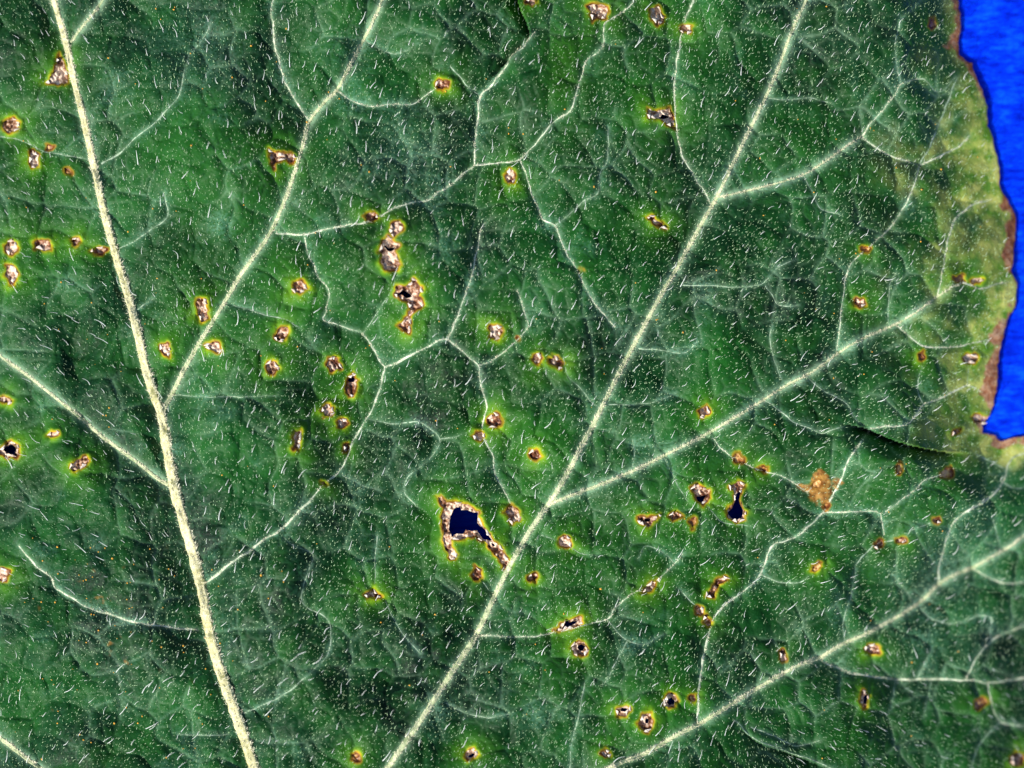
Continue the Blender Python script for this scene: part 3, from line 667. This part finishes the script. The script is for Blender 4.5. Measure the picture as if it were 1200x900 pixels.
# ---------------------------------------------------------------- veins, each a ridge of its own
vein_objs = []
for c, (p, w0, w1, kind) in zip(curves, VEINS):
    n = len(c)
    t = np.linspace(0, 1, n)
    w = (w0 * (1 - t) + w1 * t) if kind else np.interp(c[:, 1], [-940, -350, 0, 200, 420, 560, 700, 900, 1085], [2, 6, 9, 11, 14, 16, 18, 18, 22])
    if kind == 1 and w0 == 13: w = np.interp(c[:, 1], [-180, 0, 240, 600, 900, 1085], [3, 5, 7, 10, 12, 15])
    w = w * (1 + 0.25 * vnoise(c[:, 0], c[:, 1], 7, 500)) * (0.62, 0.48, 0.64, 0.72)[kind]
    if kind >= 2: w = w * (0.72 + 0.9 * vnoise(c[:, 0], c[:, 1], 6, 510)) * (1.0 if kind == 2 else 0.85)
    taper = np.minimum(1, (1 - t) * n / 5 + 0.35); w = w * (taper if kind else 1)
    tg = np.gradient(c, axis=0); tg /= np.linalg.norm(tg, axis=1)[:, None] + 1e-9
    nr = np.stack([-tg[:, 1], tg[:, 0]], -1)
    cs = np.array([-0.62, -0.45, -0.25, 0, 0.25, 0.45, 0.62]) if kind <= 1 else np.array([-0.6, -0.3, 0, 0.3, 0.6])
    hgt = {0: 0.60, 1: 0.60, 2: 0.40, 3: 0.34}[kind]
    prof = np.sqrt(np.clip(1 - (np.abs(cs) / 0.62) ** 2, 0, 1))
    X = c[:, None, :] + nr[:, None, :] * (cs[None, :, None] * w[:, None, None])
    zc = samp(H, X[..., 0], X[..., 1])
    z0 = np.minimum(zc, samp(H, c[:, 0], c[:, 1])[:, None] + 0.12) if kind <= 1 else zc + 0.025
    zz = z0 - 0.03 + (prof[None, :] * w[:, None] * hgt) * S * 1000 * (1 + 0.35 * vnoise(X[..., 0], X[..., 1], 3.5, 501))
    ok = samp(F_out, c[:, 0], c[:, 1]) > 2
    if kind >= 2: ok &= samp(sd_all, c[:, 0], c[:, 1]) > -0.5
    m = len(cs)
    vid = np.arange(n * m).reshape(n, m)
    cell = (ok[:-1] & ok[1:])
    q = np.stack([vid[:-1, :-1], vid[1:, :-1], vid[1:, 1:], vid[:-1, 1:]], -1)[cell].reshape(-1, 4)
    if len(q) == 0: continue
    used, inv = np.unique(q, return_inverse=True)
    W = world_pos(X[..., 0], X[..., 1], zz).reshape(-1, 3)[used]
    nm = ('midrib', 'side_vein', 'veinlet', 'veinlet')[kind]
    o = to_leaf(mesh_object(nm, W, inv.reshape(q.shape)[:, ::-1], (M_MID, M_SIDE, M_LET, M_LET2)[kind], None, W.mean(0)))
    vein_objs.append((o, c, w, kind, ok))
    if kind == 0: o['label'] = 'thick cream midrib'

# downy hairs on the thick veins
for o, c, w, kind, ok in vein_objs:
    if kind > 2: continue
    infr = ok & (c[:, 0] > -60) & (c[:, 0] < 1260) & (c[:, 1] > -60) & (c[:, 1] < 960)
    ids = np.nonzero(infr)[0]
    if len(ids) < 3: continue
    nh = int(len(ids) * 3 * (3.2, 2.4, 0.8)[kind])
    pick = rng.choice(ids, nh)
    tg = np.gradient(c, axis=0)[pick]; tg /= np.linalg.norm(tg, axis=1)[:, None] + 1e-9
    nr = np.stack([-tg[:, 1], tg[:, 0]], -1)
    off = rng.uniform(-0.6, 0.6, nh)
    b2 = c[pick] + tg * rng.uniform(-1.5, 1.5, nh)[:, None] + nr * (off * w[pick])[:, None]
    top = np.sqrt(np.clip(1 - (off / 0.62) ** 2, 0, 1)) * w[pick] * 0.58 * S * 1000
    zb = samp(H, b2[:, 0], b2[:, 1]) + top - 0.03
    ln = rng.uniform(2.0, 6.0, nh) * (1.0, 0.75, 0.6)[kind]
    dr = nr * (np.sign(off) * rng.uniform(0.1, 0.9, nh))[:, None] - tg * rng.uniform(-0.9, 0.5, nh)[:, None]
    t2 = b2 + dr * ln[:, None] * 0.8
    zt = zb + rng.uniform(0.05, 0.22, nh)
    B = world_pos(b2[:, 0], b2[:, 1], zb); T = world_pos(t2[:, 0], t2[:, 1], zt)
    Mi = (B + T) / 2 + np.array([0, 0, 5e-5])
    h = hairs(B, T, Mi, rng.uniform(0.22, 0.42, nh) * S, 1, 'vein_down', M_HAIRV, None)
    h.parent = o; h.matrix_parent_inverse = (leaf.matrix_world @ LEAF_INV @ o.matrix_basis).inverted()

# ---------------------------------------------------------------- dead spots, each a patch of its own
FM = {'P': M_PALE, 'B': M_BROWN, 'O': M_ORANGE}
for i, (P, Hs, m, label) in enumerate(spots):
    st = 0.8
    us = np.arange(P[:, 0].min() - 3, P[:, 0].max() + 3, st); vs = np.arange(P[:, 1].min() - 3, P[:, 1].max() + 3, st)
    u, v = np.meshgrid(us, vs)
    sd = poly_sd(u, v, P)
    f = np.minimum(1.3 - sd, samp(F_out, u, v) - 0.5)
    hd = np.full(u.shape, 30.0)
    for h in Hs: hd = np.minimum(hd, poly_sd(u, v, h))
    f = np.minimum(f, hd)
    ins = np.clip(-sd, 0, None)
    am = {'P': 1.0, 'B': 0.8, 'O': 0.45}[m]
    cr = 0.34 * np.abs(vnoise(u, v, 4.6, 600 + i)) * 2 - 0.17 + 0.34 * vnoise(u, v, 2.6, 700 + i)
    z = samp(H, u, v) - 0.035 - am * 0.16 * smooth(ins / 3.0) + am * cr * smooth(ins / 1.6)
    z += np.where(hd < 6, am * 0.22 * np.exp(-hd / 1.4) * (0.5 + vnoise(u, v, 6, 800 + i)) * 1.4 - 0.12 * np.exp(-hd / 3), 0)   # the torn lip curls
    tone = 0.42 + 0.8 * vnoise(u, v, 7, 650 + i) + 0.7 * vnoise(u, v, 2.8, 655 + i) + 0.2 * np.exp(-hd / 1.2)
    A = np.stack([smooth(ins / (0.8 + 2.2 * (vnoise(u, v, 5, 640 + i) + 0.5))), tone.clip(0, 1), 0 * u, 0 * u + 1], -1)
    z = np.maximum(z, samp(CLOTH, u, v) + 0.05)
    vv, ff, aa = sheet(u, v, f, z, A, 0.10)
    o = to_leaf(mesh_object('dead_spot', vv, ff, FM[m], None, vv.mean(0), True, {'tissue': aa}))
    if label: o['label'] = label
    # shreds of torn membrane standing on the rim
    size = np.sqrt((np.ptp(P[:, 0])) * (np.ptp(P[:, 1])))
    nfl = 0 if m == 'O' or size < 9 else (9 if len(P) > 60 else 3 if size > 16 else 2 if m == 'P' else 1)
    for k in range(nfl):
        kk = rng.integers(len(P)); a = P[kk]; ctr = P.mean(0)
        d = P[(kk + 2) % len(P)] - P[kk - 2]; d = d / (np.hypot(*d) + 1e-9)
        nin = np.array([-d[1], d[0]])
        if poly_sd(np.array([a[0] + nin[0] * 2]), np.array([a[1] + nin[1] * 2]), P)[0] > 0: nin = -nin
        L = rng.uniform(3.5, min(9, size * .55)); wd = rng.uniform(1.6, 3.0)
        gu, gv = np.meshgrid(np.linspace(-1, 1, 7), np.linspace(0, 1, 4))
        taper = np.sqrt(np.clip(1 - (gu * 0.96) ** 2, 0.02, 1))
        pu = a[0] + d[0] * gu * L / 2 + nin[0] * (gv * wd * taper * (1 + .4 * np.sin(gu * 3 + k)) + 0.2)
        pv = a[1] + d[1] * gu * L / 2 + nin[1] * (gv * wd * taper * (1 + .4 * np.sin(gu * 3 + k)) + 0.2)
        pz = samp(H, np.full(pu.shape, a[0]), np.full(pu.shape, a[1])) + 0.03 + 0.16 * np.sin(gv * rng.uniform(1.8, 3.2)) * (0.6 + .4 * gu) - 0.04 * np.abs(gu)
        W = world_pos(pu, pv, pz).reshape(-1, 3); g = np.arange(28).reshape(4, 7)
        q = np.stack([g[:-1, :-1], g[:-1, 1:], g[1:, 1:], g[1:, :-1]], -1).reshape(-1, 4)
        fa = np.stack([np.clip(0.35 + gv.ravel(), 0, 1), rng.uniform(.2, .9) + 0 * gv.ravel(), 0 * gv.ravel(), 0 * gv.ravel() + 1], -1)
        fo = mesh_object('torn_flap', W, q, M_FLAP, o, None, True, {'tissue': fa})
        fo.matrix_parent_inverse = (leaf.matrix_world @ LEAF_INV @ o.matrix_basis).inverted()

# ---------------------------------------------------------------- hairs of the blade
CT = np.array([(200, 60, 102), (60, 60, 120), (550, 130, 65), (820, 120, 62), (1000, 150, 58), (1100, 60, 55), (1110, 400, 35), (900, 450, 36), (880, 300, 45), (650, 450, 62), (350, 480, 62), (420, 250, 75),
               (200, 250, 95), (60, 300, 140), (60, 430, 140), (60, 560, 150), (60, 680, 160), (130, 800, 45), (320, 760, 52), (600, 800, 62), (600, 620, 62), (850, 750, 60), (820, 640, 55), (980, 660, 20),
               (1000, 830, 165), (1130, 850, 160), (1130, 700, 40), (1050, 560, 30)], float)
def hair_dir(u, v):
    w = 1 / (((u[:, None] - CT[:, 0]) ** 2 + (v[:, None] - CT[:, 1]) ** 2) + 1500.0) ** 1.5
    a = np.radians(CT[:, 2])
    return np.arctan2((w * np.sin(a)).sum(1), (w * np.cos(a)).sum(1))

def scatter(step, prob, x0=-150, x1=1360, y0=-150, y1=1050):
    gx, gy = np.meshgrid(np.arange(x0, x1, step), np.arange(y0, y1, step))
    u = gx.ravel() + rng.uniform(-.6, .6, gx.size) * step; v = gy.ravel() + rng.uniform(-.6, .6, gx.size) * step
    k = (rng.random(u.size) < prob) & (samp(F_blade, u, v) > 3.0) & (samp(sd_all, u, v) > 2.0) & (samp(d_major, u, v) > 3) & (samp(necro, u, v) < .5)
    return u[k], v[k]

def grow(u, v, ln, el, wid, seg, spread, name, mat, lift):
    n = len(u)
    a = hair_dir(u, v) + rng.normal(0, spread, n)
    zb = samp(H, u, v) - 0.01
    bend = rng.normal(0, 0.14, n) * ln
    du, dv = np.cos(a), -np.sin(a)
    tu = u + du * ln; tv = v + dv * ln
    mu = u + du * ln * .5 - dv * bend; mv = v + dv * ln * .5 + du * bend
    rise = ln * S * 1000 * np.tan(el)
    zt = np.maximum(samp(H, tu, tv) + 0.04, zb + rise)
    zm = np.maximum(samp(H, mu, mv) + 0.05, zb + rise * lift)
    return hairs(world_pos(u, v, zb), world_pos(tu, tv, zt), world_pos(mu, mv, zm), wid * S, seg, name, mat, None)

u, v = scatter(17.5, 0.70)
ln = np.clip(rng.lognormal(1.96, 0.42, len(u)), 3.2, 17)
ln *= np.interp(u, [0, 250, 900, 1200], [1.0, 1.0, 0.9, 0.72])
to_leaf(grow(u, v, ln, np.radians(rng.uniform(10, 40, len(u))), np.interp(ln, [4, 12, 20], [.27, .44, .58]) * rng.uniform(.8, 1.2, len(u)), 4, 0.26, 'long_hairs', M_HAIR, 0.75))
u, v = scatter(3.9, 0.85)
k = rng.random(len(u)) < (0.78 + 0.9 * fbm(u, v, 30, 950, 2)).clip(0.25, 1); u, v = u[k], v[k]
ln = (0.6 + rng.gamma(2.0, 0.55, len(u))) * np.interp(u, [0, 700, 1000], [0.9, 1.0, 1.3])
to_leaf(grow(u, v, ln, np.radians(rng.uniform(25, 70, len(u))), (0.14 + rng.gamma(2.0, 0.055, len(u))).clip(.14, .48), 1, 0.45, 'short_hairs', M_HAIRS, 0.6))

# ---------------------------------------------------------------- petiole stub at the leaf base, outside the photograph
pp = catmull([(355, 1075), (372, 1140), (395, 1230), (410, 1330)], 8)
rr = np.linspace(11, 13, len(pp)); ring = []
for q in np.linspace(0, 2 * math.pi, 11)[:-1]:
    ring.append(world_pos(pp[:, 0] + rr * math.cos(q), pp[:, 1], -2.0 + rr * math.sin(q) * S * 1000))
W = np.stack(ring, 1).reshape(-1, 3); g = np.arange(len(pp) * 10).reshape(-1, 10)
to_leaf(mesh_object('petiole', W, np.stack([g[:-1], g[1:], np.roll(g, -1, 1)[1:], np.roll(g, -1, 1)[:-1]], -1).reshape(-1, 4), M_MID, None, W[0]))

# ---------------------------------------------------------------- pollen and dust lying on the leaf
gu = np.concatenate([rng.uniform(0, 420, 90), rng.uniform(60, 260, 60), rng.uniform(420, 1150, 80)])
gv = np.concatenate([rng.uniform(0, 900, 90), rng.uniform(640, 880, 60), rng.uniform(0, 900, 80)])
ex = np.array([(934, 10), (1003, 297), (977, 443), (1024, 153), (1020, 150), (662, 128), (862, 118), (126, 392), (510, 720), (704, 690), (700, 624), (50, 657), (306, 674), (148, 829), (480, 803), (980, 163)], float)
gu = np.concatenate([gu, ex[:, 0]]); gv = np.concatenate([gv, ex[:, 1]])
ok = (samp(F_blade, gu, gv) > 3); gu, gv = gu[ok], gv[ok]
r = rng.uniform(0.5, 1.15, len(gu)); r[-10:] *= 1.35
ico = np.array([(0, 0, 1), (.9, 0, .45), (.28, .85, .45), (-.72, .53, .45), (-.72, -.53, .45), (.28, -.85, .45), (.72, .53, -.45), (-.28, .85, -.45), (-.9, 0, -.45), (-.28, -.85, -.45), (.72, -.53, -.45), (0, 0, -1)])
tri = np.array([(0, 1, 2), (0, 2, 3), (0, 3, 4), (0, 4, 5), (0, 5, 1), (1, 6, 2), (2, 7, 3), (3, 8, 4), (4, 9, 5), (5, 10, 1), (6, 7, 2), (7, 8, 3), (8, 9, 4), (9, 10, 5), (10, 6, 1), (11, 7, 6), (11, 8, 7), (11, 9, 8), (11, 10, 9), (11, 6, 10)])
cen = world_pos(gu, gv, samp(H, gu, gv) + r * S * 1000 * .6)
W = cen[:, None, :] + ico[None] * (r * S)[:, None, None] * rng.uniform(.7, 1.3, (len(gu), 1, 3)) * rng.uniform(.85, 1.15, (len(gu), 12, 1))
pol = mesh_object('pollen_grains', W.reshape(-1, 3), (tri[None] + 12 * np.arange(len(gu))[:, None, None]).reshape(-1, 3), M_POL)
pol['kind'] = 'stuff'; pol['label'] = 'tiny orange pollen grains dusted over the leaf'; pol['category'] = 'pollen'
